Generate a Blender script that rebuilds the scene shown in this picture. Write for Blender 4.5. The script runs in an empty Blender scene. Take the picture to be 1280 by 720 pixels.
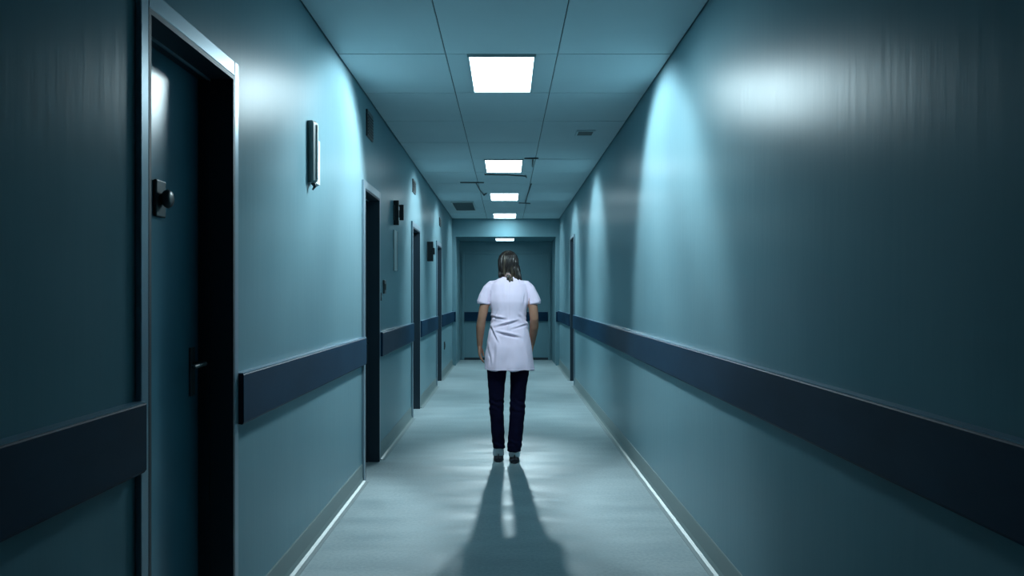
import bpy, bmesh, math, random
from mathutils import Vector, Matrix, noise
random.seed(4)
C = bpy.context.scene
COL = C.collection
PI = math.pi
EYE = 1.349
F = 1000.0
XL, XR, H = -1.05, 1.03, EYE + 1.51
Y0, YS, YE = -0.15, 15.5, 16.9       # corridor start (behind camera), soffit, end wall
ZS = EYE + 1.15                      # lowered ceiling of the end bay

# ---------------------------------------------------------------- materials
def mat(name, base, rough=0.5, metal=0.0, spec=0.5, emit=None, estr=0.0, coat=0.0):
    m = bpy.data.materials.new(name); m.use_nodes = True
    b = m.node_tree.nodes['Principled BSDF']
    b.inputs['Base Color'].default_value = (*base, 1)
    b.inputs['Roughness'].default_value = rough
    b.inputs['Metallic'].default_value = metal
    b.inputs['Specular IOR Level'].default_value = spec
    b.inputs['Coat Weight'].default_value = coat
    if emit:
        b.inputs['Emission Color'].default_value = (*emit, 1)
        b.inputs['Emission Strength'].default_value = estr
    return m

def nodes(m):
    return m.node_tree.nodes, m.node_tree.links, m.node_tree.nodes['Principled BSDF']

def vary(m, c1, c2, scale, stretch=(1, 1, 1), detail=4, lo=0.35, hi=0.65, bump=0.0, bdist=0.002,
         bscale=None, bstretch=None, rough=None):
    n, l, b = nodes(m)
    tc = n.new('ShaderNodeTexCoord'); mp = n.new('ShaderNodeMapping')
    mp.inputs['Scale'].default_value = stretch
    nz = n.new('ShaderNodeTexNoise'); nz.inputs['Scale'].default_value = scale; nz.inputs['Detail'].default_value = detail
    cr = n.new('ShaderNodeValToRGB')
    cr.color_ramp.elements[0].position = lo; cr.color_ramp.elements[0].color = (*c1, 1)
    cr.color_ramp.elements[1].position = hi; cr.color_ramp.elements[1].color = (*c2, 1)
    l.new(tc.outputs['Object'], mp.inputs['Vector']); l.new(mp.outputs['Vector'], nz.inputs['Vector'])
    l.new(nz.outputs['Fac'], cr.inputs['Fac']); l.new(cr.outputs['Color'], b.inputs['Base Color'])
    if bump > 0:
        mp2 = n.new('ShaderNodeMapping'); mp2.inputs['Scale'].default_value = bstretch or stretch
        n2 = n.new('ShaderNodeTexNoise'); n2.inputs['Scale'].default_value = bscale or scale; n2.inputs['Detail'].default_value = 6
        bp = n.new('ShaderNodeBump'); bp.inputs['Strength'].default_value = bump; bp.inputs['Distance'].default_value = bdist
        l.new(tc.outputs['Object'], mp2.inputs['Vector']); l.new(mp2.outputs['Vector'], n2.inputs['Vector'])
        l.new(n2.outputs['Fac'], bp.inputs['Height']); l.new(bp.outputs['Normal'], b.inputs['Normal'])
    if rough:
        mr = n.new('ShaderNodeMapRange'); mr.inputs['From Min'].default_value = 0.05; mr.inputs['From Max'].default_value = 0.95
        mr.inputs['To Min'].default_value = rough[0]; mr.inputs['To Max'].default_value = rough[1]
        l.new(nz.outputs['Fac'], mr.inputs['Value']); l.new(mr.outputs['Result'], b.inputs['Roughness'])
    return m

LIGHTC = (0.70, 0.92, 1.0)
M = {}
M['wall'] = vary(mat('wall_paint', (.2, .33, .36), spec=0.035), (.115, .24, .285), (.195, .345, .39), 1.6, (1, .6, .35), lo=.1, hi=.9,
                 bump=0.3, bdist=0.003, bscale=26, bstretch=(1, 1.0, .10), rough=(.25, .38))
M['floor'] = mat('vinyl_floor', (.3, .4, .42))
M['ceil'] = vary(mat('ceiling_tile', (.2, .33, .36), 0.8, spec=.2), (.46, .58, .62), (.56, .68, .71), 1.3, lo=.1, hi=.9, bump=.15, bscale=150, bstretch=(1, 1, 1))
M['gap'] = mat('ceiling_gap', (.02, .04, .05), .8)
M['base'] = mat('skirting_vinyl', (.16, .23, .23), .45)
M['edge'] = mat('floor_edging', (.24, .31, .32), .6, spec=.2)
M['rail'] = vary(mat('rail_vinyl', (.012, .05, .11), .5, spec=.08), (.005, .028, .060), (.008, .037, .075), 6, (1, .4, 1))
M['railtop'] = mat('rail_lip', (.14, .24, .32), .3)
M['case'] = mat('door_casing_steel', (.22, .32, .38), .33, metal=.35)
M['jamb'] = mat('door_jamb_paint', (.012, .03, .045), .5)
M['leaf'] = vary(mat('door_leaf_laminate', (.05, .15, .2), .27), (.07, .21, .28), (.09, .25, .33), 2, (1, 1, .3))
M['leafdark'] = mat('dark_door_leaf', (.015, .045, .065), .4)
M['chrome'] = mat('brushed_steel', (.6, .65, .68), .25, metal=1)
M['black'] = mat('black_plastic', (.012, .018, .022), .35)
M['dark'] = mat('dark_grey_metal', (.04, .06, .065), .4)
M['grille'] = mat('grille_grey', (.055, .085, .09), .5)
M['offwhite'] = mat('off_white_plastic', (.45, .52, .52), .4)
M['frost'] = mat('pale_sign_plastic', (.3, .4, .42), .35)
M['pale'] = mat('pale_plate', (.62, .7, .72), .3)
M['fit'] = mat('fitting_metal', (.20, .27, .27), .35)
M['diff'] = mat('lamp_diffuser', (.8, .9, .95), .5, emit=LIGHTC, estr=12)
M['diff_near'] = mat('lamp_diffuser_near', (.8, .9, .95), .5, emit=LIGHTC, estr=6)
M['diff_end'] = mat('lamp_diffuser_end', (.8, .9, .95), .5, emit=LIGHTC, estr=5)
M['frame'] = mat('lamp_frame', (.4, .52, .55), .5)
M['tunic'] = mat('tunic_cotton', (.80, .66, .80), .85, spec=.2)
M['tunic'].node_tree.nodes['Principled BSDF'].inputs['Sheen Weight'].default_value = .15
M['trouser'] = mat('navy_trouser', (.004, .004, .020), .9, spec=.1)
M['skin'] = vary(mat('skin', (.5, .27, .17), .5), (.33, .16, .10), (.40, .20, .13), 12)
M['hair'] = vary(mat('hair', (.1, .07, .05), .4), (.018, .013, .012), (.30, .24, .16), 11, (1, 1, .22), lo=.50, hi=.74)
M['tie'] = mat('hair_tie', (.6, .36, .34), .6)
M['sock'] = mat('white_sock', (.75, .76, .8), .8)
M['shoe'] = mat('dark_shoe', (.012, .012, .022), .5)
M['sole'] = mat('shoe_sole', (.02, .02, .03), .7)
M['lips'] = mat('lips', (.42, .14, .12), .4)
M['eye'] = mat('eye_white', (.75, .75, .75), .2)
M['iris'] = mat('iris', (.05, .03, .02), .2)

# floor: cross-wise vinyl streaks, fine speckle, faint sheet seams
n, l, b = nodes(M['floor'])
tc = n.new('ShaderNodeTexCoord')
mp = n.new('ShaderNodeMapping'); mp.inputs['Scale'].default_value = (.7, 2.2, 1)
n1 = n.new('ShaderNodeTexNoise'); n1.inputs['Scale'].default_value = 2.2; n1.inputs['Detail'].default_value = 5
n2 = n.new('ShaderNodeTexNoise'); n2.inputs['Scale'].default_value = 55; n2.inputs['Detail'].default_value = 3
mx = n.new('ShaderNodeMath'); mx.operation = 'MULTIPLY_ADD'; mx.inputs[1].default_value = .6
cr = n.new('ShaderNodeValToRGB')
cr.color_ramp.elements[0].position = .62; cr.color_ramp.elements[0].color = (.225, .315, .34, 1)
cr.color_ramp.elements[1].position = .98; cr.color_ramp.elements[1].color = (.32, .42, .44, 1)
l.new(tc.outputs['Object'], mp.inputs['Vector']); l.new(mp.outputs['Vector'], n1.inputs['Vector'])
l.new(tc.outputs['Object'], n2.inputs['Vector'])
l.new(n2.outputs['Fac'], mx.inputs[0]); l.new(n1.outputs['Fac'], mx.inputs[2])
l.new(mx.outputs['Value'], cr.inputs['Fac']); l.new(cr.outputs['Color'], b.inputs['Base Color'])
mr = n.new('ShaderNodeMapRange'); mr.inputs['From Min'].default_value = .35; mr.inputs['From Max'].default_value = .65
mr.inputs['To Min'].default_value = .48; mr.inputs['To Max'].default_value = .64
b.inputs['Specular IOR Level'].default_value = .35
l.new(n1.outputs['Fac'], mr.inputs['Value']); l.new(mr.outputs['Result'], b.inputs['Roughness'])
bp = n.new('ShaderNodeBump'); bp.inputs['Strength'].default_value = .12; bp.inputs['Distance'].default_value = .002
l.new(n2.outputs['Fac'], bp.inputs['Height']); l.new(bp.outputs['Normal'], b.inputs['Normal'])

# ---------------------------------------------------------------- helpers
def box(bm, x0, x1, y0, y1, z0, z1, mi=0):
    vs = [bm.verts.new((x, y, z)) for x in (x0, x1) for y in (y0, y1) for z in (z0, z1)]
    fs = [(0, 1, 3, 2), (4, 6, 7, 5), (0, 4, 5, 1), (2, 3, 7, 6), (0, 2, 6, 4), (1, 5, 7, 3)]
    for f in fs:
        fc = bm.faces.new([vs[i] for i in f]); fc.material_index = mi

def prism(bm, prof, a, c, y0=True):
    """profile of (x,z) points extruded along Y from a to c"""
    r0 = [bm.verts.new((x, a, z)) for x, z in prof]; r1 = [bm.verts.new((x, c, z)) for x, z in prof]
    k = len(prof)
    for i in range(k):
        bm.faces.new((r0[i], r0[(i+1) % k], r1[(i+1) % k], r1[i]))
    bm.faces.new(r0[::-1]); bm.faces.new(r1)

def loft(bm, rings):
    """closed skin through rings (each a list of points); flat caps"""
    R = [[bm.verts.new(p) for p in r] for r in rings]
    k = len(R[0])
    for a, c in zip(R, R[1:]):
        for i in range(k):
            bm.faces.new((a[i], a[(i+1) % k], c[(i+1) % k], c[i]))
    bm.faces.new(R[0][::-1]); bm.faces.new(R[-1])

def ell(c, rx, ry, k=24, p=2.0):
    out = []
    for i in range(k):
        t = 2*PI*i/k; cs, sn = math.cos(t), math.sin(t)
        out.append(Vector((c[0] + rx*math.copysign(abs(cs)**(2/p), cs), c[1] + ry*math.copysign(abs(sn)**(2/p), sn), c[2])))
    return out

def tube(bm, pts, rad, k=12, flat=1.0, up=Vector((0, 1, 0)), round_ends=True):
    pts = [Vector(p) for p in pts]
    if not hasattr(rad, '__len__'): rad = [rad]*len(pts)
    rad = list(rad)
    if round_ends:
        d0 = (pts[0]-pts[1]).normalized(); d1 = (pts[-1]-pts[-2]).normalized()
        r0, r1 = rad[0], rad[-1]
        pts = [pts[0]+d0*r0*.9, pts[0]+d0*r0*.6] + pts + [pts[-1]+d1*r1*.6, pts[-1]+d1*r1*.9]
        rad = [r0*.35, r0*.8] + rad + [r1*.8, r1*.35]
    rings = []
    for i, p in enumerate(pts):
        t = (pts[min(i+1, len(pts)-1)] - pts[max(i-1, 0)]).normalized()
        u = up - t*up.dot(t)
        if u.length < 1e-3: u = Vector((1, 0, 0)) - t*t.x
        u.normalize(); v = t.cross(u)
        rings.append([p + u*math.cos(2*PI*j/k)*rad[i] + v*math.sin(2*PI*j/k)*rad[i]*flat for j in range(k)])
    loft(bm, rings)

def ball(bm, c, r, segs=16):
    m = Matrix.Translation(Vector(c)) @ Matrix.Diagonal((*r, 1))
    bmesh.ops.create_uvsphere(bm, u_segments=segs, v_segments=max(8, segs//2+2), radius=1, matrix=m)

def obj(name, bm, m, parent=None, smooth=False, bevel=0, label=None):
    bmesh.ops.recalc_face_normals(bm, faces=bm.faces[:])
    me = bpy.data.meshes.new(name); bm.to_mesh(me); bm.free()
    for mm in (m if isinstance(m, (list, tuple)) else [m]): me.materials.append(mm)
    if smooth:
        for p in me.polygons: p.use_smooth = True
    o = bpy.data.objects.new(name, me); COL.objects.link(o)
    if parent: o.parent = parent
    if bevel:
        bv = o.modifiers.new('bevel', 'BEVEL'); bv.width = bevel; bv.segments = 2; bv.limit_method = 'ANGLE'
    if label: o['label'] = label
    return o

def remeshed(name, bm, m, parent, voxel, smooth_it=6, fn=None, label=None):
    """union of everything in bm as one continuous surface, optionally displaced by fn(co, normal)"""
    o = obj(name, bm, m, None)
    r = o.modifiers.new('r', 'REMESH'); r.mode = 'VOXEL'; r.voxel_size = voxel
    s = o.modifiers.new('s', 'SMOOTH'); s.iterations = smooth_it; s.factor = .5
    dg = bpy.context.evaluated_depsgraph_get()
    me = bpy.data.meshes.new_from_object(o.evaluated_get(dg))
    old = o.data; o.modifiers.clear(); o.data = me; bpy.data.meshes.remove(old)
    me.name = name
    if fn:
        ns = [v.normal.copy() for v in me.vertices]
        for v, nn in zip(me.vertices, ns): v.co = v.co + nn*fn(v.co, nn)
    for p in me.polygons: p.use_smooth = True
    if not me.materials: me.materials.append(m)
    o.parent = parent
    if label: o['label'] = label
    return o

def empty(name, loc=(0, 0, 0), **kw):
    o = bpy.data.objects.new(name, None); o.empty_display_size = .1; COL.objects.link(o); o.location = loc
    for k, v in kw.items(): o[k] = v
    return o

def tag(o, label, category, group=None):
    o['label'] = label; o['category'] = category
    if group: o['group'] = group
    return o

def struct(o, label=None):
    o['kind'] = 'structure'
    if label: o['label'] = label
    return o

# ---------------------------------------------------------------- the room
bm = bmesh.new(); box(bm, XL-.3, XR+.3, Y0, YE+.1, -.1, 0)
struct(obj('floor', bm, M['floor']))

# doors: (opening y0, y1, opening top z, side)
DL = [(2.31, 3.04, EYE+.835), (5.86, 6.52, EYE+.79), (8.86, 9.57, EYE+.77), (11.98, 12.73, EYE+.77)]
DR = [(12.05, 12.72, EYE+.90)]
REC = .15            # how deep the leaves sit in the wall
T = .28

def wall(name, side, doors):
    bm = bmesh.new()
    a = XL-T if side < 0 else XR
    c = XL if side < 0 else XR+T
    cur = Y0
    for y0, y1, z in doors:
        box(bm, a, c, cur, y0, 0, H+.05); box(bm, a, c, y0, y1, z, H+.05); cur = y1
    box(bm, a, c, cur, YE+.1, 0, H+.05)
    return struct(obj(name, bm, M['wall']))
wall('wall_left', -1, DL); wall('wall_right', 1, DR)
bm = bmesh.new(); box(bm, XL, XR, YE, YE+.1, 0, ZS)
struct(obj('wall_back', bm, M['wall']))
# lowered ceiling box over the end bay, with narrow side piers
bm = bmesh.new(); box(bm, XL, XR, YS, YE+.1, ZS, H+.05)
struct(obj('trim_1', bm, M['wall']), 'plain beam face where the ceiling drops at the corridor end')
for i, (a, c) in enumerate(((XL, XL+.07), (XR-.07, XR))):
    bm = bmesh.new(); box(bm, a, c, YS+.02, YE, 0, ZS)
    struct(obj('trim_%d' % (i+2), bm, M['wall']))
# wide framed panel on the end wall
bm = bmesh.new()
xa, xb, zt = XL+.11, XR-.10, EYE+.93
box(bm, xa, xa+.05, YE-.03, YE, 0, zt); box(bm, xb-.05, xb, YE-.03, YE, 0, zt); box(bm, xa+.05, xb-.05, YE-.03, YE, zt-.05, zt)
struct(obj('trim_4', bm, M['wall'], bevel=.004))
bm = bmesh.new(); box(bm, xa+.05, xb-.05, YE-.012, YE, 0, .05)
struct(obj('baseboard_back', bm, M['jamb']))

# ceiling: slab + lay-in tiles with dark shadow gaps
bm = bmesh.new()
box(bm, XL, XR, Y0, YS, H, H+.05, 1)
PIT = .95; G0 = 4.95
cols = [(XL+.010, -.376-.003), (-.376+.003, .317-.003), (.317+.003, XR-.010)]
k = -8
while True:
    ya = G0 + k*PIT; yb = ya + PIT
    if ya > YS - .05: break
    ya2 = max(ya, Y0)+.006; yb2 = min(yb, YS)-.006
    for ci, (a, c) in enumerate(cols):
        dz = random.uniform(0, .002)
        if ci == 1 and k in (0, 4, 7, 10):
            box(bm, a, -.245, ya2, yb2, H-.012, H); box(bm, .185, c, ya2, yb2, H-.012, H)
        else:
            box(bm, a, c, ya2, yb2, H-.012-dz, H)
    k += 1
struct(obj('ceiling', bm, [M['ceil'], M['gap']], bevel=.0015))

# skirting with coved toe, broken at doors
def skirting(name, side, segs):
    bm = bmesh.new()
    w = XL if side < 0 else XR
    s = -side
    for a, c in segs:
        prism(bm, [(w, 0), (w+s*.030, 0), (w+s*.030, .004), (w+s*.014, .012), (w+s*.007, .035), (w+s*.006, .125), (w+s*.003, .13), (w, .13)], a, c)
    return struct(obj(name, bm, M['base']))
def segs_of(doors, m, end=YS+.02):
    out = []; cur = Y0
    for y0, y1, z in doors: out.append((cur, y0-m)); cur = y1+m
    out.append((cur, end)); return out
skirting('baseboard_left', -1, segs_of(DL, .055)); skirting('baseboard_right', 1, segs_of(DR, .055))
for nme, w, s, dd in (('trim_5', XL, 1, DL), ('trim_6', XR, -1, DR)):
    bm = bmesh.new()
    for a, c in segs_of(dd, .055):
        x0, x1 = sorted((w+s*.031, w+s*.052)); box(bm, x0, x1, a, c, 0, .003)
    struct(obj(nme, bm, M['edge']), 'thin pale floor edging strip along the skirting')

# ---------------------------------------------------------------- doors
def lever(parent, side, x, y, z, d, m='chrome'):
    """lever handle on a rose, sticking out of the leaf at x towards the corridor; points along d*Y"""
    s = -side
    bm = bmesh.new()
    box(bm, *sorted((x, x+s*.008)), y-.022, y+.022, z-.09, z+.09)
    pl = obj('handle_plate', bm, M[m], parent, bevel=.003)
    bm = bmesh.new()
    tube(bm, [(x+s*.006, y, z+.03), (x+s*.045, y, z+.03), (x+s*.056, y+d*.012, z+.03), (x+s*.058, y+d*.05, z+.03), (x+s*.056, y+d*.115, z+.027)], .009, 10)
    obj('door_handle', bm, M[m], parent, smooth=True)

def door(i, side, y0, y1, z, leafm, casing=.05, cas_top=.058, hz=.97, extra=None):
    r = struct(empty('door_%d' % i, (XL if side < 0 else XR, (y0+y1)/2, 0)))
    cx, cy = r.location.x, r.location.y
    w = -.0 ; s = -side
    def L(bm):      # to local coordinates
        bmesh.ops.translate(bm, verts=bm.verts[:], vec=(-cx, -cy, 0)); return bm
    wx = XL if side < 0 else XR
    def bx(bm, xa, xb, *a): box(bm, *sorted((wx+s*xa, wx+s*xb)), *a)
    # casing proud of the wall
    bm = bmesh.new()
    bx(bm, 0, .018, y0-casing, y0, 0, z+cas_top); bx(bm, 0, .018, y1, y1+casing*.9, 0, z+cas_top); bx(bm, 0, .018, y0, y1, z, z+cas_top)
    obj('door_frame', L(bm), M['case'], r, bevel=.004)
    # jamb lining inside the opening with a stop bead
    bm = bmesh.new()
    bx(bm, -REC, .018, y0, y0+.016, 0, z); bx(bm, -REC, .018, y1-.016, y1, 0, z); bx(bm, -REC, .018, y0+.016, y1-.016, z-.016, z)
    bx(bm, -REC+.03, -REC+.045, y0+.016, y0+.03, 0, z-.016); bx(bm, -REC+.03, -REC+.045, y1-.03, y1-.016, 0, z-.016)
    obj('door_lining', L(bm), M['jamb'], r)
    bm = bmesh.new(); bx(bm, -.075, -.068, y0+.016, y1-.016, z-.024, z-.016)
    obj('lintel_bead', L(bm), M['case'], r)
    bm = bmesh.new(); bx(bm, -REC-.045, -REC, y0, y1, .006, z)
    obj('door_leaf', L(bm), leafm, r, bevel=.002)
    h = empty('tmp'); bpy.data.objects.remove(h)
    # hardware in local coordinates
    lever(r, side, wx-s*REC-cx, y1-.085-cy, hz, -1, 'dark' if i == 1 else 'chrome')
    if extra: extra(r, wx-s*REC-cx, cy)
    return r

def knob_extra(r, x, cy):
    y = 2.675 - cy; z = EYE+.325
    bm = bmesh.new(); box(bm, x, x+.012, y-.038, y+.038, z-.062, z+.062)
    obj('lock_plate', bm, M['dark'], r, bevel=.005)
    bm = bmesh.new()
    for a in range(1):
        rings = []
        for dx, rr in ((.010, .020), (.018, .018), (.022, .028), (.032, .032), (.042, .026), (.045, .012)):
            rings.append([Vector((x+dx, y+.004+rr*math.cos(2*PI*j/24), z+rr*math.sin(2*PI*j/24))) for j in range(24)])
        loft(bm, rings)
    k = obj('lock_knob', bm, M['black'], r, smooth=True)
REC = .115
door(1, -1, *DL[0], M['leaf'], hz=1.07, extra=knob_extra)
REC = .15
REC = .12
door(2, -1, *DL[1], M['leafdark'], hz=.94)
REC = .15
door(3, -1, *DL[2], M['leaf'], hz=.97)
door(4, -1, *DL[3], M['leaf'], hz=.97)
door(5, 1, *DR[0], M['leaf'], casing=.035, cas_top=.03, hz=.97)

# ---------------------------------------------------------------- wall rails
def rail(side, a, c, z0, z1, label, x=None):
    wx = XL if side < 0 else XR
    s = -side
    r = empty('wall_rail', (wx, a, z0)); tag(r, label, 'handrail', 'navy wall bumper rails')
    t = .036
    bm = bmesh.new(); h = z1-z0
    prism(bm, [(0, .004), (s*(t-.006), 0), (s*t, .008), (s*t, h-.008), (s*(t-.003), h-.003), (0, h-.003)], 0, c-a)
    obj('rail_face', bm, M['rail'], r)
    bm = bmesh.new(); box(bm, *sorted((0, s*(t-.002))), 0, c-a, h-.003, h+.001)
    obj('rail_lip', bm, M['railtop'], r, label='thin pale top edge')
    return r
ZT, ZB = EYE-.298, EYE-.497
rail(-1, Y0+.02, 2.255, ZB, ZT, 'dark navy wall rail nearest the camera on the left wall, ending at the closest door')
rail(-1, 3.09, 5.805, ZB, ZT, 'navy wall rail on the left wall between the closest and the second door')
rail(-1, 6.57, 8.805, ZB, ZT, 'navy wall rail on the left wall between the second and third doors')
rail(-1, 9.62, 11.925, ZB, ZT, 'navy wall rail on the left wall between the third and fourth doors')
rail(-1, 12.785, 15.48, ZB, ZT, 'short navy wall rail on the left wall past the fourth door')
rail(1, Y0+.02, 12.01, ZB+.013, ZT+.013, 'long unbroken navy wall rail running the length of the right wall')
rail(1, 12.76, 15.48, ZB+.013, ZT+.013, 'short navy wall rail on the right wall past its narrow far door')
r = empty('wall_rail', (0, YE, ZB-.03)); tag(r, 'navy rail running across the end wall behind the walking woman', 'handrail', 'navy wall bumper rails')
bm = bmesh.new(); box(bm, xa+.055, xb-.055, -.045, 0, 0, .19); obj('rail_face', bm, M['rail'], r, bevel=.004)
bm = bmesh.new(); box(bm, xa+.055, xb-.055, -.042, 0, .19, .194); obj('rail_lip', bm, M['railtop'], r, label='thin pale top edge')
for sx, lab in ((-1, 'navy rail stub on the left pier at the corridor end'), (1, 'navy rail stub on the right pier at the corridor end')):
    x0, x1 = (XL, XL+.07) if sx < 0 else (XR-.07, XR)
    r = empty('wall_rail', ((x0+x1)/2, YS+.02, ZB)); tag(r, lab, 'handrail', 'navy wall bumper rails')
    bm = bmesh.new(); box(bm, -.035, .035, -.035, 0, 0, .19); obj('rail_face', bm, M['rail'], r, bevel=.004)
    bm = bmesh.new(); box(bm, -.035, .035, -.032, 0, .19, .194); obj('rail_lip', bm, M['railtop'], r, label='thin pale top edge')

# ---------------------------------------------------------------- ceiling lights
LY = [4.99, 8.79, 11.64, 14.49]
LLAB = ['largest bright square ceiling light, nearest the camera', 'second bright ceiling light from the camera, beside the dark ceiling conduits',
        'third bright ceiling light from the camera, level with the ceiling air vent', 'fourth small ceiling light, just before the dropped beam']
def lamp(y, z, w, d, label, dm):
    r = empty('ceiling_light', (-.03, y+d/2, z)); tag(r, label, 'ceiling light', 'square ceiling lights down the middle of the corridor')
    bm = bmesh.new(); t = .012
    box(bm, -w/2-t, w/2+t, -d/2-t, -d/2, -.022, -.0005); box(bm, -w/2-t, w/2+t, d/2, d/2+t, -.022, -.0005)
    box(bm, -w/2-t, -w/2, -d/2, d/2, -.022, -.0005); box(bm, w/2, w/2+t, -d/2, d/2, -.022, -.0005)
    obj('light_frame', bm, M['frame'], r, bevel=.002)
    bm = bmesh.new(); box(bm, -w/2, w/2, -d/2, d/2, -.016, -.001)
    obj('diffuser', bm, dm, r)
    return r
for i, y in enumerate(LY):
    lamp(y, H, .405, .865, LLAB[i], M['diff_near'] if i == 0 else M['diff'])
lamp(15.72, ZS, .36, .7, 'dim small ceiling light under the dropped beam at the corridor end', M['diff_end'])

# spot added at the third fixture, throws the long shadow towards the camera
def spot(loc, target, energy, angle, blend, radius, color=LIGHTC):
    ld = bpy.data.lights.new('added_beam', 'SPOT'); ld.energy = energy; ld.spot_size = math.radians(angle)
    ld.spot_blend = blend; ld.shadow_soft_size = radius; ld.color = color
    o = bpy.data.objects.new('added_beam', ld); COL.objects.link(o); o.location = loc
    o.rotation_euler = (Vector(target)-Vector(loc)).to_track_quat('-Z', 'Y').to_euler()
    return o
spot((0.0, 12.5, H-.03), (0.0, 3.9, 0), 1230, 27, .8, .09)
# spots added at the ceiling fixtures, throwing an arch of light on either wall
def side_beams(y, energy, yl=0.0, yr=0.0, half=42, rad=.24):
    for s, dy in ((-1, yl), (1, yr)):
        spot((-.03+s*.12, y, H-.03), (-.03+s*.12+s*.743, y+dy, H-.03-.669), energy, 2*half, .3, rad, (.84, .94, 1))
side_beams(LY[0]+.43, 310, -.28, -.12, 45, .14)
side_beams(LY[1]+.43, 190); side_beams(LY[2]+.43, 130); side_beams(LY[3]+.43, 60)
# pair of spots added by the nearest fixture to brighten the upper walls
spot((.12, LY[0]+.3, H-.05), (XR, 4.05, EYE+.86), 260, 54, 1.0, .30)
spot((-.18, LY[0]+.3, H-.05), (XL, 4.1, EYE+.86), 260, 54, 1.0, .30)
spot((0, LY[0]+.1, H-.05), (.02, 6.45, 1.30), 230, 46, 1.0, .2)  # extra spot added to brighten the back of the tunic
# area lights added under the second to fourth panels, brightening the floor
def panel_fill(y, energy, spread):
    ld = bpy.data.lights.new('panel_fill', 'AREA'); ld.shape = 'RECTANGLE'; ld.size = .39; ld.size_y = .85
    ld.energy = energy; ld.spread = math.radians(spread); ld.color = LIGHTC
    o = bpy.data.objects.new('panel_fill', ld); COL.objects.link(o); o.location = (-.03, y, H-.024)
panel_fill(LY[1]+.43, 13, 88); panel_fill(LY[2]+.43, 16, 110); panel_fill(LY[3]+.43, 15, 110)

# ---------------------------------------------------------------- ceiling fittings
def vent(loc, w, d, h, label, cat, slats=9, frame=M['offwhite']):
    r = empty('ceiling_vent', loc); tag(r, label, cat)
    bm = bmesh.new(); t = .018
    box(bm, -w/2, w/2, -d/2, -d/2+t, -h, 0); box(bm, -w/2, w/2, d/2-t, d/2, -h, 0)
    box(bm, -w/2, -w/2+t, -d/2+t, d/2-t, -h, 0); box(bm, w/2-t, w/2, -d/2+t, d/2-t, -h, 0)
    obj('vent_frame', bm, frame, r, bevel=.002)
    bm = bmesh.new(); box(bm, -w/2+t, w/2-t, -d/2+t, d/2-t, -.004, 0)
    for i in range(slats):
        y = -d/2+t + (i+.5)*(d-2*t)/slats
        q = (d-2*t)/slats*.38
        box(bm, -w/2+t, w/2-t, y-q, y+q, -h*.8, -h*.8+.003)
    obj('vent_slats', bm, M['grille'], r)
vent((-.70, 13.25, H-.014), .36, 1.2, .02, 'dark grey air vent in the ceiling left of the far lights', 'air vent', 14)
vent((.72, 7.32, H-.014), .17, .22, .012, 'small pale slotted vent in the ceiling near the right wall', 'air vent', 5, M['ceil'])

def conduit(pts_list, label):
    ox, oy = pts_list[0][0]
    r = empty('ceiling_conduit', (ox, oy, H-.0145)); tag(r, label, 'conduit', 'dark conduit pieces on the ceiling')
    for pts in pts_list:
        bm = bmesh.new(); tube(bm, [(x-ox, y-oy, -.008) for x, y in pts], .008, 8, up=Vector((0, 0, 1)))
        obj('pipe', bm, M['dark'], r, smooth=True)
    return r
conduit([[(-.26, 9.80), (0, 9.83), (.24, 9.93)], [(.24, 9.93), (.25, 10.05)]], 'long dark conduit crossing the ceiling just past the second light')
conduit([[(-.60, 10.49), (-.30, 10.50)], [(-.40, 10.52), (-.37, 11.3), (-.33, 11.85)], [(-.33, 11.85), (-.29, 11.6)]], 'angled dark conduit on the ceiling left of the third light')
conduit([[(.33, 10.63), (.315, 11.6), (.30, 12.7)], [(.20, 12.80), (.38, 12.86)]], 'dark conduit running along the ceiling right of the third light')
conduit([[(.20, 8.66), (.34, 8.64)], [(.29, 8.75), (.30, 9.2)]], 'short dark conduit on the ceiling beside the right edge of the second light')

# ---------------------------------------------------------------- fittings on the left wall
def wallpart(name, parent, m, a, c, z0, z1, x0, x1, oy, oz, bevel=.003, label=None):
    bm = bmesh.new(); box(bm, x0 if x0 else -.004, x1, a-oy, c-oy, z0-oz, z1-oz); return obj(name, bm, m, parent, bevel=bevel, label=label)
for (y, z0, z1, lab) in ((5.98+.13, EYE+1.20, EYE+1.40, 'small dark wall grille high on the left wall above the second door'),
                         (9.05, EYE+1.16, EYE+1.31, 'small dark wall grille high on the left wall above the third door'),
                         (12.6, EYE+1.10, EYE+1.23, 'smallest dark wall grille, above the fourth door')):
    r = empty('wall_grille', (XL, y, z0)); tag(r, lab, 'grille', 'small grilles above the doors')
    wallpart('grille_frame', r, M['black'], -.13, .13, 0, z1-z0, 0, .012, 0, 0)
    bm = bmesh.new()
    for i in range(7):
        zz = .02 + i*(z1-z0-.04)/7
        box(bm, .012, .018, -.11, .11, zz, zz+.008)
    obj('grille_slats', bm, M['dark'], r)

# slim upright wall lamp housing between door 1 and 2
r = empty('wall_fitting', (XL, 4.26, EYE+.60)); tag(r, 'slim dark upright metal fitting on the left wall between the first two doors', 'wall fitting')
bm = bmesh.new()
hh = .33
loft(bm, [[Vector((-.003, -.03, z)), Vector((.030*q, -.035, z)), Vector((.045*q, 0, z)), Vector((.030*q, .035, z)), Vector((-.003, .04, z))] for z, q in ((0, .7), (.012, 1), (hh-.012, 1), (hh, .8))])
obj('fitting_body', bm, M['fit'], r, bevel=.003)
bm = bmesh.new(); box(bm, -.003, .012, .04, .20, .015, hh-.07); obj('mounting_plate', bm, M['pale'], r, bevel=.002)
bm = bmesh.new(); tube(bm, [(.022, 0, .0), (.03, 0, -.018), (.02, .0, -.032)], [.012, .009, .005], 10); obj('bottom_hook', bm, M['dark'], r, smooth=True)
bm = bmesh.new(); box(bm, .0435, .0465, -.008, .008, .02, hh-.02); obj('front_ridge', bm, M['chrome'], r, bevel=.001)

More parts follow.
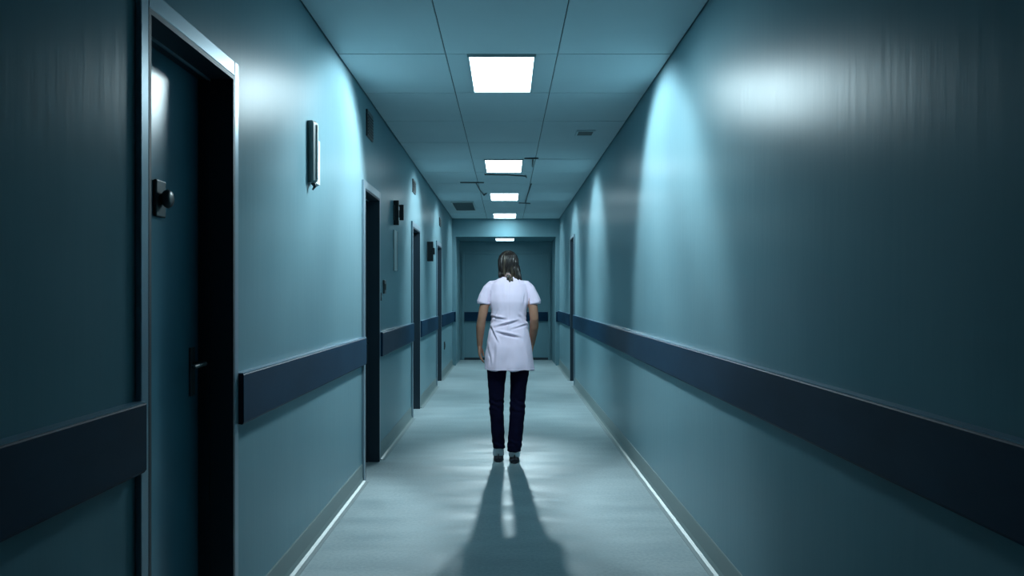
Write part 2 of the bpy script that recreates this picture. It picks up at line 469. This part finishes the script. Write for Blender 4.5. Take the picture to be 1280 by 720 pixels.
# sign cluster past door 2
def projecting(loc, w, z, label, d=.03):
    r = empty('projecting_sign', loc); tag(r, label, 'sign')
    bm = bmesh.new(); box(bm, 0, w, -d/2, d/2, 0, z); obj('sign_panel', bm, M['black'], r, bevel=.004)
    bm = bmesh.new(); box(bm, 0, .01, -d, d, z*.2, z*.8); obj('sign_bracket', bm, M['dark'], r)
    return r
r = projecting((XL, 7.45, EYE+.66), .05, .23, 'narrow black projecting wall sign above the pale strip past the second door')
for zz in (.04, .14):
    bm = bmesh.new(); box(bm, .048, .052, -.016, .016, zz, zz+.03); obj('sign_mark', bm, M['offwhite'], r)
projecting((XL, 7.72, EYE+.73), .06, .15, 'smaller black projecting sign just behind the narrow black one')
r = projecting((XL, 10.62, EYE+.46), .08, .26, 'black projecting wall sign between the third and fourth doors', .05)
bm = bmesh.new(); box(bm, .06, .10, -.035, .035, .09, .18); obj('sign_knob', bm, M['black'], r, bevel=.01)
r = empty('notice_strip', (XL, 7.52, EYE+.235)); tag(r, 'long pale upright strip on the left wall below the black signs', 'sign')
wallpart('strip_panel', r, M['frost'], -.10, .10, 0, .38, 0, .012, 0, 0)
wallpart('strip_edge', r, M['dark'], .10, .115, 0, .38, 0, .014, 0, 0)
r = empty('light_switch', (XL, 6.84, EYE+.02)); tag(r, 'dark switch box on the left wall just past the second door', 'switch')
wallpart('switch_plate', r, M['dark'], -.045, .045, 0, .115, 0, .016, 0, 0)
wallpart('rocker', r, M['black'], -.02, .02, .03, .085, .016, .022, 0, 0)
r = empty('door_call_button', (XL, 6.66, EYE-.04)); tag(r, 'tiny dark button plate beside the second door frame', 'button')
wallpart('button_plate', r, M['dark'], -.02, .02, 0, .07, 0, .012, 0, 0)
wallpart('button', r, M['offwhite'], -.008, .008, .028, .044, .012, .017, 0, 0)
r = empty('wall_socket', (XL, 13.5, EYE-.90)); tag(r, 'small dark socket low on the left wall past the fourth door', 'socket')
wallpart('socket_plate', r, M['dark'], -.07, .07, 0, .13, 0, .014, 0, 0)
wallpart('socket_face', r, M['black'], -.035, .035, .03, .10, .014, .019, 0, 0)

# ---------------------------------------------------------------- the woman
P = empty('person', (.02, 6.50, 0))
tag(P, 'person in white short-sleeved tunic and navy trousers walking away down the corridor', 'person')

def hand(bm, w, d, f, n, curl, sc=1.0):
    """w wrist, d finger direction, f towards index side, n palm normal"""
    d = d.normalized(); f = (f - d*f.dot(d)).normalized(); n = (n - d*n.dot(d) - f*n.dot(f)).normalized()
    rings = []
    for t, hw, th in ((-.015, .024, .019), (.0, .025, .018), (.02, .033, .017), (.05, .038, .015), (.078, .038, .012), (.088, .033, .010)):
        c = w + d*t*sc
        rings.append([c + f*math.cos(2*PI*j/16)*hw*sc + n*math.sin(2*PI*j/16)*th*sc for j in range(16)])
    loft(bm, rings)
    for i, (off, ln) in enumerate(((.028, .072), (.0095, .080), (-.0095, .074), (-.028, .058))):
        p = w + d*.076*sc + f*off*sc; a = curl[i]*.35; pts = [p - d*.012]
        dirn = d.copy()
        for seg, q in enumerate((.45, .31, .24)):
            a2 = a*(1+seg)
            dirn = (d*math.cos(a2) + n*math.sin(a2) + f*(off*1.3)).normalized()
            pts.append(pts[-1] + dirn*ln*q*sc + (dirn*.012 if seg == 0 else Vector()))
        tube(bm, pts, [.0088*sc, .0085*sc, .0078*sc, .0065*sc], 10, up=f)
    p = w + d*.022*sc + f*.022*sc + n*.004
    q1 = p + (f*.55 + d*.75 + n*.25).normalized()*.040*sc
    q2 = q1 + (f*.22 + d*.95 + n*.22).normalized()*.030*sc
    q3 = q2 + (f*.05 + d*.98 + n*.22).normalized()*.022*sc
    tube(bm, [p, q1, q2, q3], [.013*sc, .0105*sc, .0092*sc, .0075*sc], 10, up=n)

HC = Vector((-.004, .045, 1.598))      # head centre
def build_body():
    bm = bmesh.new()
    # torso
    loft(bm, [ell((0, y, z), rx, ry, 28) for z, rx, ry, y in (
        (.80, .10, .08, 0), (.86, .155, .105, 0), (.94, .165, .112, -.005), (1.02, .145, .10, 0), (1.12, .118, .085, 0), (1.22, .13, .092, 0),
        (1.32, .15, .10, .002), (1.40, .155, .085, 0), (1.445, .11, .062, 0), (1.47, .065, .05, .004))])
    # neck, leaning forward
    tube(bm, [(0, 0, 1.43), (0, .012, 1.48), (-.002, .028, 1.53), (-.003, .036, 1.57)], [.058, .048, .046, .048], 18)
    # head: skull, jaw
    rings = []
    for z, rx, fy, by in ((-.118, .018, .065, .0), (-.105, .038, .083, -.01), (-.085, .052, .092, .03), (-.06, .060, .094, .055), (-.03, .066, .094, .078), (0, .071, .095, .090),
                          (.03, .073, .093, .096), (.06, .069, .085, .092), (.085, .056, .066, .075), (.103, .036, .042, .048), (.112, .014, .018, .02)):
        c = HC + Vector((0, (fy-by)/2, z)); rings.append([c + Vector((rx*math.cos(2*PI*j/28), (fy+by)/2*math.sin(2*PI*j/28), 0)) for j in range(28)])
    loft(bm, rings)
    # nose, lips, brow, chin, cheeks
    tube(bm, [HC+Vector((0, .088, .022)), HC+Vector((0, .100, .0)), HC+Vector((0, .112, -.022))], [.007, .009, .012], 10, up=Vector((1, 0, 0)))
    for s in (-1, 1):
        ball(bm, HC+Vector((s*.011, .098, -.026)), (.009, .009, .007))
        ball(bm, HC+Vector((s*.031, .085, .034)), (.022, .010, .007))
        ball(bm, HC+Vector((s*.036, .066, -.022)), (.022, .020, .022))
        ball(bm, HC+Vector((s*.030, .083, .021)), (.017, .012, .0055)); ball(bm, HC+Vector((s*.030, .081, .001)), (.016, .012, .005))
        # ear
        ball(bm, HC+Vector((s*.074, .0, -.002)), (.008, .019, .030)); ball(bm, HC+Vector((s*.073, .006, -.026)), (.007, .010, .011))
    ball(bm, HC+Vector((0, .090, -.054)), (.021, .010, .0055)); ball(bm, HC+Vector((0, .089, -.064)), (.018, .010, .006))
    ball(bm, HC+Vector((0, .076, -.098)), (.022, .016, .014))
    # arms
    lw = Vector((-.238, .045, .945)); rw = Vector((.190, .115, .945))
    tube(bm, [(-.10, 0, 1.42), (-.140, -.002, 1.41), (-.178, -.008, 1.35), (-.203, -.014, 1.25), (-.220, -.014, 1.165), (-.230, .004, 1.10), (-.236, .026, 1.02), lw],
         [.035, .036, .040, .039, .035, .037, .030, .023], 16)
    tube(bm, [(.10, 0, 1.42), (.140, -.002, 1.41), (.178, -.010, 1.35), (.197, -.020, 1.25), (.206, -.022, 1.165), (.206, .015, 1.10), (.198, .065, 1.02), rw],
         [.035, .036, .040, .039, .035, .037, .030, .023], 16)
    hand(bm, lw, Vector((-.002, .05, -.30)), Vector((.1, 1, .1)), Vector((1, -.1, 0)), (.5, .65, .75, .85), .98)
    hand(bm, rw, Vector((-.03, .10, -.26)), Vector((-.1, 1, .2)), Vector((-1, -.1, 0)), (.6, .7, .8, .9), .98)
    # legs
    tube(bm, [(-.085, 0, .86), (-.098, 0, .72), (-.100, .01, .50), (-.095, .006, .36), (-.088, .02, .18), (-.085, .045, .085)], [.066, .060, .044, .042, .034, .030], 16)
    tube(bm, [(.085, 0, .86), (.082, 0, .72), (.075, .02, .50), (.066, .004, .36), (.052, -.01, .18), (.045, -.005, .085)], [.066, .060, .044, .042, .034, .030], 16)
    for x, y in ((-.085, .045), (.045, -.005)):
        loft(bm, [[Vector((x + .75*a*math.cos(2*PI*j/16), y+yy*.9+.006, .024+.6*zc*(1+math.sin(2*PI*j/16)))) for j in range(16)]
                  for yy, a, zc in ((-.045, .015, .012), (-.035, .025, .025), (0, .029, .033), (.06, .034, .026), (.12, .040, .016), (.165, .036, .011), (.19, .018, .008))])
    return remeshed('body', bm, M['skin'], P, .0052, 4)
build_body()
for s in (-1, 1):
    bm = bmesh.new(); ball(bm, HC+Vector((s*.030, .0825, .011)), (.0115, .0105, .0075)); e = obj('eye', bm, M['eye'], P, smooth=True)
    bm = bmesh.new(); ball(bm, HC+Vector((s*.030, .0915, .011)), (.0055, .0022, .0055), 12); obj('iris', bm, M['iris'], e, smooth=True, label='brown iris')

bm = bmesh.new()
tube(bm, [HC+Vector((-.023, .088, -.058)), HC+Vector((-.010, .099, -.054)), HC+Vector((0, .101, -.0555)), HC+Vector((.010, .099, -.054)), HC+Vector((.023, .088, -.058))], [.0015, .0042, .0038, .0042, .0015], 8)
tube(bm, [HC+Vector((-.021, .088, -.059)), HC+Vector((0, .100, -.0635)), HC+Vector((.021, .088, -.059))], [.0015, .0056, .0015], 8)
obj('lips', bm, M['lips'], P, smooth=True)
for s in (-1, 1):
    bm = bmesh.new(); tube(bm, [HC+Vector((s*.014, .095, .033)), HC+Vector((s*.030, .094, .039)), HC+Vector((s*.046, .083, .034))], [.0022, .0026, .0012], 8)
    obj('eyebrow', bm, M['hair'], P, smooth=True)

# tunic: flared shell with cavity under the hem, short flared sleeves
def tring(z, rx, ry, x=0, y=0, fold=0.0, ph=0):
    out = []
    for i in range(56):
        t = 2*PI*i/56; cs, sn = math.cos(t), math.sin(t); q = 1 + fold*math.sin(7*t+ph) + fold*.6*math.sin(11*t+2*ph)
        out.append(Vector((x + rx*q*math.copysign(abs(cs)**.85, cs), y + ry*q*math.copysign(abs(sn)**.85, sn), z)))
    return out
bm = bmesh.new()
rings = [tring(1.02, .10, .08), tring(.99, .150, .105), tring(.86, .186, .128, .002, -.003), tring(.752, .195, .138, .002, -.005, .015, 1)]
for z, rx, ry, x, fo in ((.750, .206, .150, .002, .018), (.80, .199, .147, .001, .015), (.87, .192, .142, 0, .012), (.94, .184, .136, 0, .008), (1.0, .175, .128, 0, .006),
                         (1.06, .164, .118, 0, .004), (1.12, .147, .108, 0, .003), (1.17, .141, .104, 0, 0), (1.23, .144, .106, 0, 0), (1.30, .160, .112, 0, 0), (1.36, .162, .106, 0, 0),
                         (1.41, .158, .098, 0, 0), (1.445, .150, .086, 0, 0), (1.470, .128, .074, 0, 0), (1.490, .088, .064, 0, 0), (1.505, .060, .056, 0, 0)):
    rings.append(tring(z, rx, ry, x, .006 if z > 1.4 else (-.004 if z < 1.0 else 0), fo, z*2.5))
loft(bm, rings)
for s in (-1, 1):
    ax = [Vector((s*.09, 0, 1.443)), Vector((s*.140, -.002, 1.438)), Vector((s*.170, -.006, 1.405)), Vector((s*.192, -.009, 1.35)), Vector((s*.209, -.011, 1.290))]
    rad = [.038, .038, .043, .049, .056]
    # cavity going back up inside the sleeve
    tube(bm, ax + [ax[-1]+Vector((s*.0015, 0, -.004)), ax[-1]+Vector((0, 0, .012)), Vector((s*.196, -.009, 1.34))], rad + [.051, .043, .040], 24, round_ends=False)
for s_ in (-1, 1): ball(bm, (s_*.068, .085, 1.275), (.072, .058, .075), 24)
def pxz(x0, y0, x1, y1, dep, wd):
    return ((x0-636)*.0065, EYE-(y0-370)*.0065, (x1-636)*.0065, EYE-(y1-370)*.0065, dep, wd)
CREASES = [pxz(621, 415, 648, 421, .016, .010), pxz(621, 408, 647, 401, .014, .009), pxz(611, 404, 622, 427, .012, .009), pxz(614, 396, 632, 399, .010, .009),
           pxz(650, 396, 660, 414, .013, .010), pxz(640, 411, 660, 405, .007, .008), pxz(613, 366, 612, 382, .008, .008), pxz(656, 368, 655, 384, .008, .008),
           pxz(609, 432, 614, 456, .008, .012), pxz(619, 425, 617, 458, .005, .012), pxz(622, 388, 616, 400, .007, .009)]
def tunic_fn(co, nn):
    d = 0
    z, x = co.z, co.x
    back = 1 if co.y < 0 else .7
    w = math.exp(-((z-1.125)/.055)**2)
    d += w*.004*back*math.sin((z + .5*abs(x-.01) - .12*x + .11*noise.noise(co*6))*95)
    d += .0035*noise.noise(Vector((x*14, co.y*14, z*9)))
    d += .0022*noise.noise(Vector((x*34, co.y*34, z*13)))
    # pulled creases across the back of the waist: sharp valley with a raised roll above it
    if co.y < .02:
        for (x0, z0, x1, z1, dep, wd) in CREASES:
            ex, ez = x1-x0, z1-z0; L2 = ex*ex+ez*ez
            t = ((x-x0)*ex + (z-z0)*ez)/L2; tc = min(1, max(0, t))
            L = math.sqrt(L2); side = ((x-x0)*(-ez) + (z-z0)*ex)/L
            dd = math.hypot(x-x0-ex*tc, z-z0-ez*tc); fade = math.sin(PI*min(1, max(.12, tc*.88+.06)))
            d -= dep*fade*math.exp(-(dd/wd)**2)
            d += dep*.9*fade*math.exp(-((side-wd*1.5)/(wd*1.2))**2)*math.exp(-(max(0, dd-wd*2)/(wd*1.5))**2)
    # skirt folds
    if z < 1.0: d += .006*(1.0-z)/.25*math.sin(x*46+noise.noise(co*5)*3)
    # back seam and hem stitch
    if co.y < 0 and abs(x) < .004 and z > 1.15: d -= .0015
    if .766 < z < .771: d -= .002
    return d
tn = remeshed('tunic', bm, M['tunic'], P, .0058, 5, tunic_fn)

# trousers
def leg_rings(pts):
    inner = []; out = []
    for x, y, z, rx, ry in pts: out.append(ell((x, y, z), rx, ry, 28))
    x, y, z, rx, ry = pts[-1]
    inner = [ell((x, y, z), rx-.010, ry-.010, 28), ell((x, y, z+.07), rx-.012, ry-.012, 28)]
    return out + inner
bm = bmesh.new()
loft(bm, [ell((0, 0, z), rx, ry, 32) for z, rx, ry in ((1.05, .135, .095), (.97, .160, .112), (.88, .172, .120), (.81, .165, .118), (.775, .12, .09))])
LL = [(-.078, 0, .90, .085, .105), (-.088, 0, .80, .082, .105), (-.098, 0, .74, .080, .098), (-.101, .005, .62, .068, .082), (-.101, .014, .50, .061, .070), (-.100, .012, .40, .058, .068),
      (-.092, .022, .28, .055, .068), (-.086, .035, .18, .052, .068), (-.080, .040, .110, .050, .070)]
RL = [(.078, 0, .90, .085, .105), (.090, 0, .80, .082, .105), (.088, 0, .74, .079, .098), (.078, .008, .62, .068, .082), (.071, .020, .50, .063, .070), (.068, .010, .40, .061, .070),
      (.060, .002, .28, .060, .070), (.050, -.006, .18, .059, .072), (.042, -.006, .088, .057, .074)]
loft(bm, leg_rings(LL)); loft(bm, leg_rings(RL))
def tr_fn(co, nn):
    d = .004*noise.noise(Vector((co.x*12, co.y*12, co.z*10))) + .0025*noise.noise(Vector((co.x*25, co.y*25, co.z*30)))
    d += .003*math.exp(-((co.z-.47)/.06)**2)*math.sin(co.z*110+co.x*60+4*noise.noise(co*14))
    d += .003*math.exp(-((co.z-.14)/.06)**2)*math.sin(co.z*100+co.x*70+4*noise.noise(co*14))
    return d
remeshed('trousers', bm, M['trouser'], P, .0062, 4, tr_fn)

# socks and shoes
for x, y in ((-.085, .045), (.045, -.005)):
    bm = bmesh.new()
    tube(bm, [(x, y, .19), (x, y, .12), (x, y+.002, .08), (x, y+.02, .055)], [.042, .042, .046, .047], 18)
    obj('sock', bm, M['sock'], P, smooth=True)
    bm = bmesh.new()
    prof = [(-.062, .022, .038), (-.054, .032, .043), (-.025, .037, .046), (.02, .037, .056), (.07, .040, .058), (.12, .045, .046), (.165, .043, .036), (.195, .030, .028), (.207, .012, .022)]
    rings = []
    for yy, a, hh in prof:
        rr = []
        for j in range(20):
            t = 2*PI*j/20; cs, sn = math.cos(t), math.sin(t)
            rr.append(Vector((x + a*math.copysign(abs(cs)**.8, cs), y+yy, .016 + (hh-.016)/2*(1+math.copysign(abs(sn)**.8, sn)))))
        rings.append(rr)
    loft(bm, rings); sh = obj('shoe', bm, M['shoe'], P, smooth=True)
    bm = bmesh.new()
    N = 32; lo, hi = [], []
    for j in range(N):
        t = 2*PI*j/N; yy = y + .072 + .138*math.sin(t); a = .040 + .006*math.sin(t)
        xx = x + a*math.copysign(abs(math.cos(t))**.75, math.cos(t))
        lo.append(Vector((xx, yy, .0))); hi.append(Vector((xx, yy, .020)))
    loft(bm, [lo, hi]); obj('sole', bm, M['sole'], sh)
    bm = bmesh.new(); tube(bm, [(x, y-.062, .035), (x, y-.053, .056), (x, y-.048, .066)], [.006, .006, .004], 10, up=Vector((1, 0, 0))); obj('heel_tab', bm, M['shoe'], sh, smooth=True)

# hair: cap with combed strands, gathered at the nape, loose lock on the right
bm = bmesh.new()
rings = []
for z, rx, fy, by in ((-.100, .040, -.040, .085), (-.080, .055, -.015, .098), (-.050, .072, -.002, .104), (-.02, .080, .012, .108), (.02, .083, .030, .112), (.05, .081, .062, .110), (.08, .070, .074, .096),
                      (.105, .048, .052, .068), (.120, .020, .025, .03)):
    c = HC + Vector((0, (fy-by)/2, z)); rings.append([c + Vector((rx*math.cos(2*PI*j/32), (fy+by)/2*math.sin(2*PI*j/32), 0)) for j in range(32)])
loft(bm, rings)
# bundle below the tie and loose ends spreading to the right
tube(bm, [HC+Vector((-.004, -.085, -.075)), HC+Vector((0, -.098, -.100)), HC+Vector((.018, -.096, -.122)), HC+Vector((.038, -.092, -.138))], [.026, .022, .026, .012], 14)
tube(bm, [HC+Vector((.070, -.045, -.01)), HC+Vector((.083, -.060, -.06)), HC+Vector((.092, -.075, -.10)), HC+Vector((.099, -.08, -.128))], [.020, .018, .014, .006], 12)
tube(bm, [HC+Vector((-.060, -.045, -.05)), HC+Vector((-.066, -.062, -.09)), HC+Vector((-.060, -.07, -.116))], [.018, .014, .006], 12)
tube(bm, [HC+Vector((.045, -.08, -.03)), HC+Vector((.062, -.085, -.08)), HC+Vector((.074, -.088, -.125))], [.026, .022, .008], 12)
def hair_fn(co, nn):
    p = co - HC
    a = math.atan2(p.x, -p.y)
    return .0035*math.sin(a*30 + p.z*10 + 3*noise.noise(co*20)) + .003*noise.noise(Vector((a*9, p.z*9, 1)))
hr = remeshed('hair', bm, M['hair'], P, .0045, 3, hair_fn)
bm = bmesh.new()
for i in range(90):
    a = random.uniform(-1.7, 1.7); z0 = random.uniform(.02, .115)
    pts = []
    for k in range(7):
        t = k/6
        z = z0*(1-t) + (-.080)*t
        q = math.sqrt(max(.02, 1-((z-.01)/.118)**2)) if z > .01 else 1 - .25*(abs(z-.01)/.09)**1.5
        aa = a*(1-.55*t*t)
        pts.append(HC + Vector((math.sin(aa)*.083*q, -.012-math.cos(aa)*.100*q*(1 if math.cos(aa) > 0 else .6), z)) + Vector((random.uniform(-1, 1), random.uniform(-1, 1), 0))*.0015)
    tube(bm, pts, [.0012, .003, .0035, .0035, .0035, .003, .0015], 5, round_ends=False)
for i in range(26):
    x = random.uniform(-.07, .10); e = x + random.uniform(-.01, .03)
    pts = [HC+Vector((x*.8, -.09+abs(x)*.35, -.03)), HC+Vector((x, -.098+abs(x)*.3, -.075)), HC+Vector((e*.98, -.098+abs(x)*.25, -.10-random.uniform(0, .035)))]
    tube(bm, pts, [.0035, .0035, .001], 5, round_ends=False)
obj('strands', bm, M['hair'], hr, smooth=True)
bm = bmesh.new()
c = HC+Vector((-.002, -.1, -.088)); rings = []
for i in range(24):
    t = 2*PI*i/24; o_ = Vector((math.cos(t), -.45*math.sin(t), math.sin(t)*.9))
    rings.append([c + o_*.017 + (o_.normalized()*math.cos(2*PI*j/8) + Vector((0, 1, 0))*math.sin(2*PI*j/8))*.0075 for j in range(8)])
R = [[bm.verts.new(p) for p in r_] for r_ in rings]
for i in range(24):
    for j in range(8): bm.faces.new((R[i][j], R[i][(j+1) % 8], R[(i+1) % 24][(j+1) % 8], R[(i+1) % 24][j]))
obj('hair_tie', bm, M['tie'], P, smooth=True, label='dusty pink hair tie')

# ---------------------------------------------------------------- camera, world, view
cam = bpy.data.cameras.new('camera'); co = bpy.data.objects.new('camera', cam); COL.objects.link(co)
co.location = (0, 0, EYE); co.rotation_euler = (PI/2, 0, 0)
cam.sensor_width = 36; cam.lens = F/1280*36; cam.shift_x = 7/1280; cam.shift_y = 10/1280; cam.clip_start = .05
C.camera = co
w = bpy.data.worlds.new('world'); C.world = w; w.use_nodes = True
w.node_tree.nodes['Background'].inputs['Color'].default_value = (.002, .004, .006, 1)
w.node_tree.nodes['Background'].inputs['Strength'].default_value = .3
C.view_settings.view_transform = 'Standard'; C.view_settings.look = 'None'
C.view_settings.gamma = 1; C.view_settings.exposure = -0.05; C.view_settings.use_curve_mapping = False
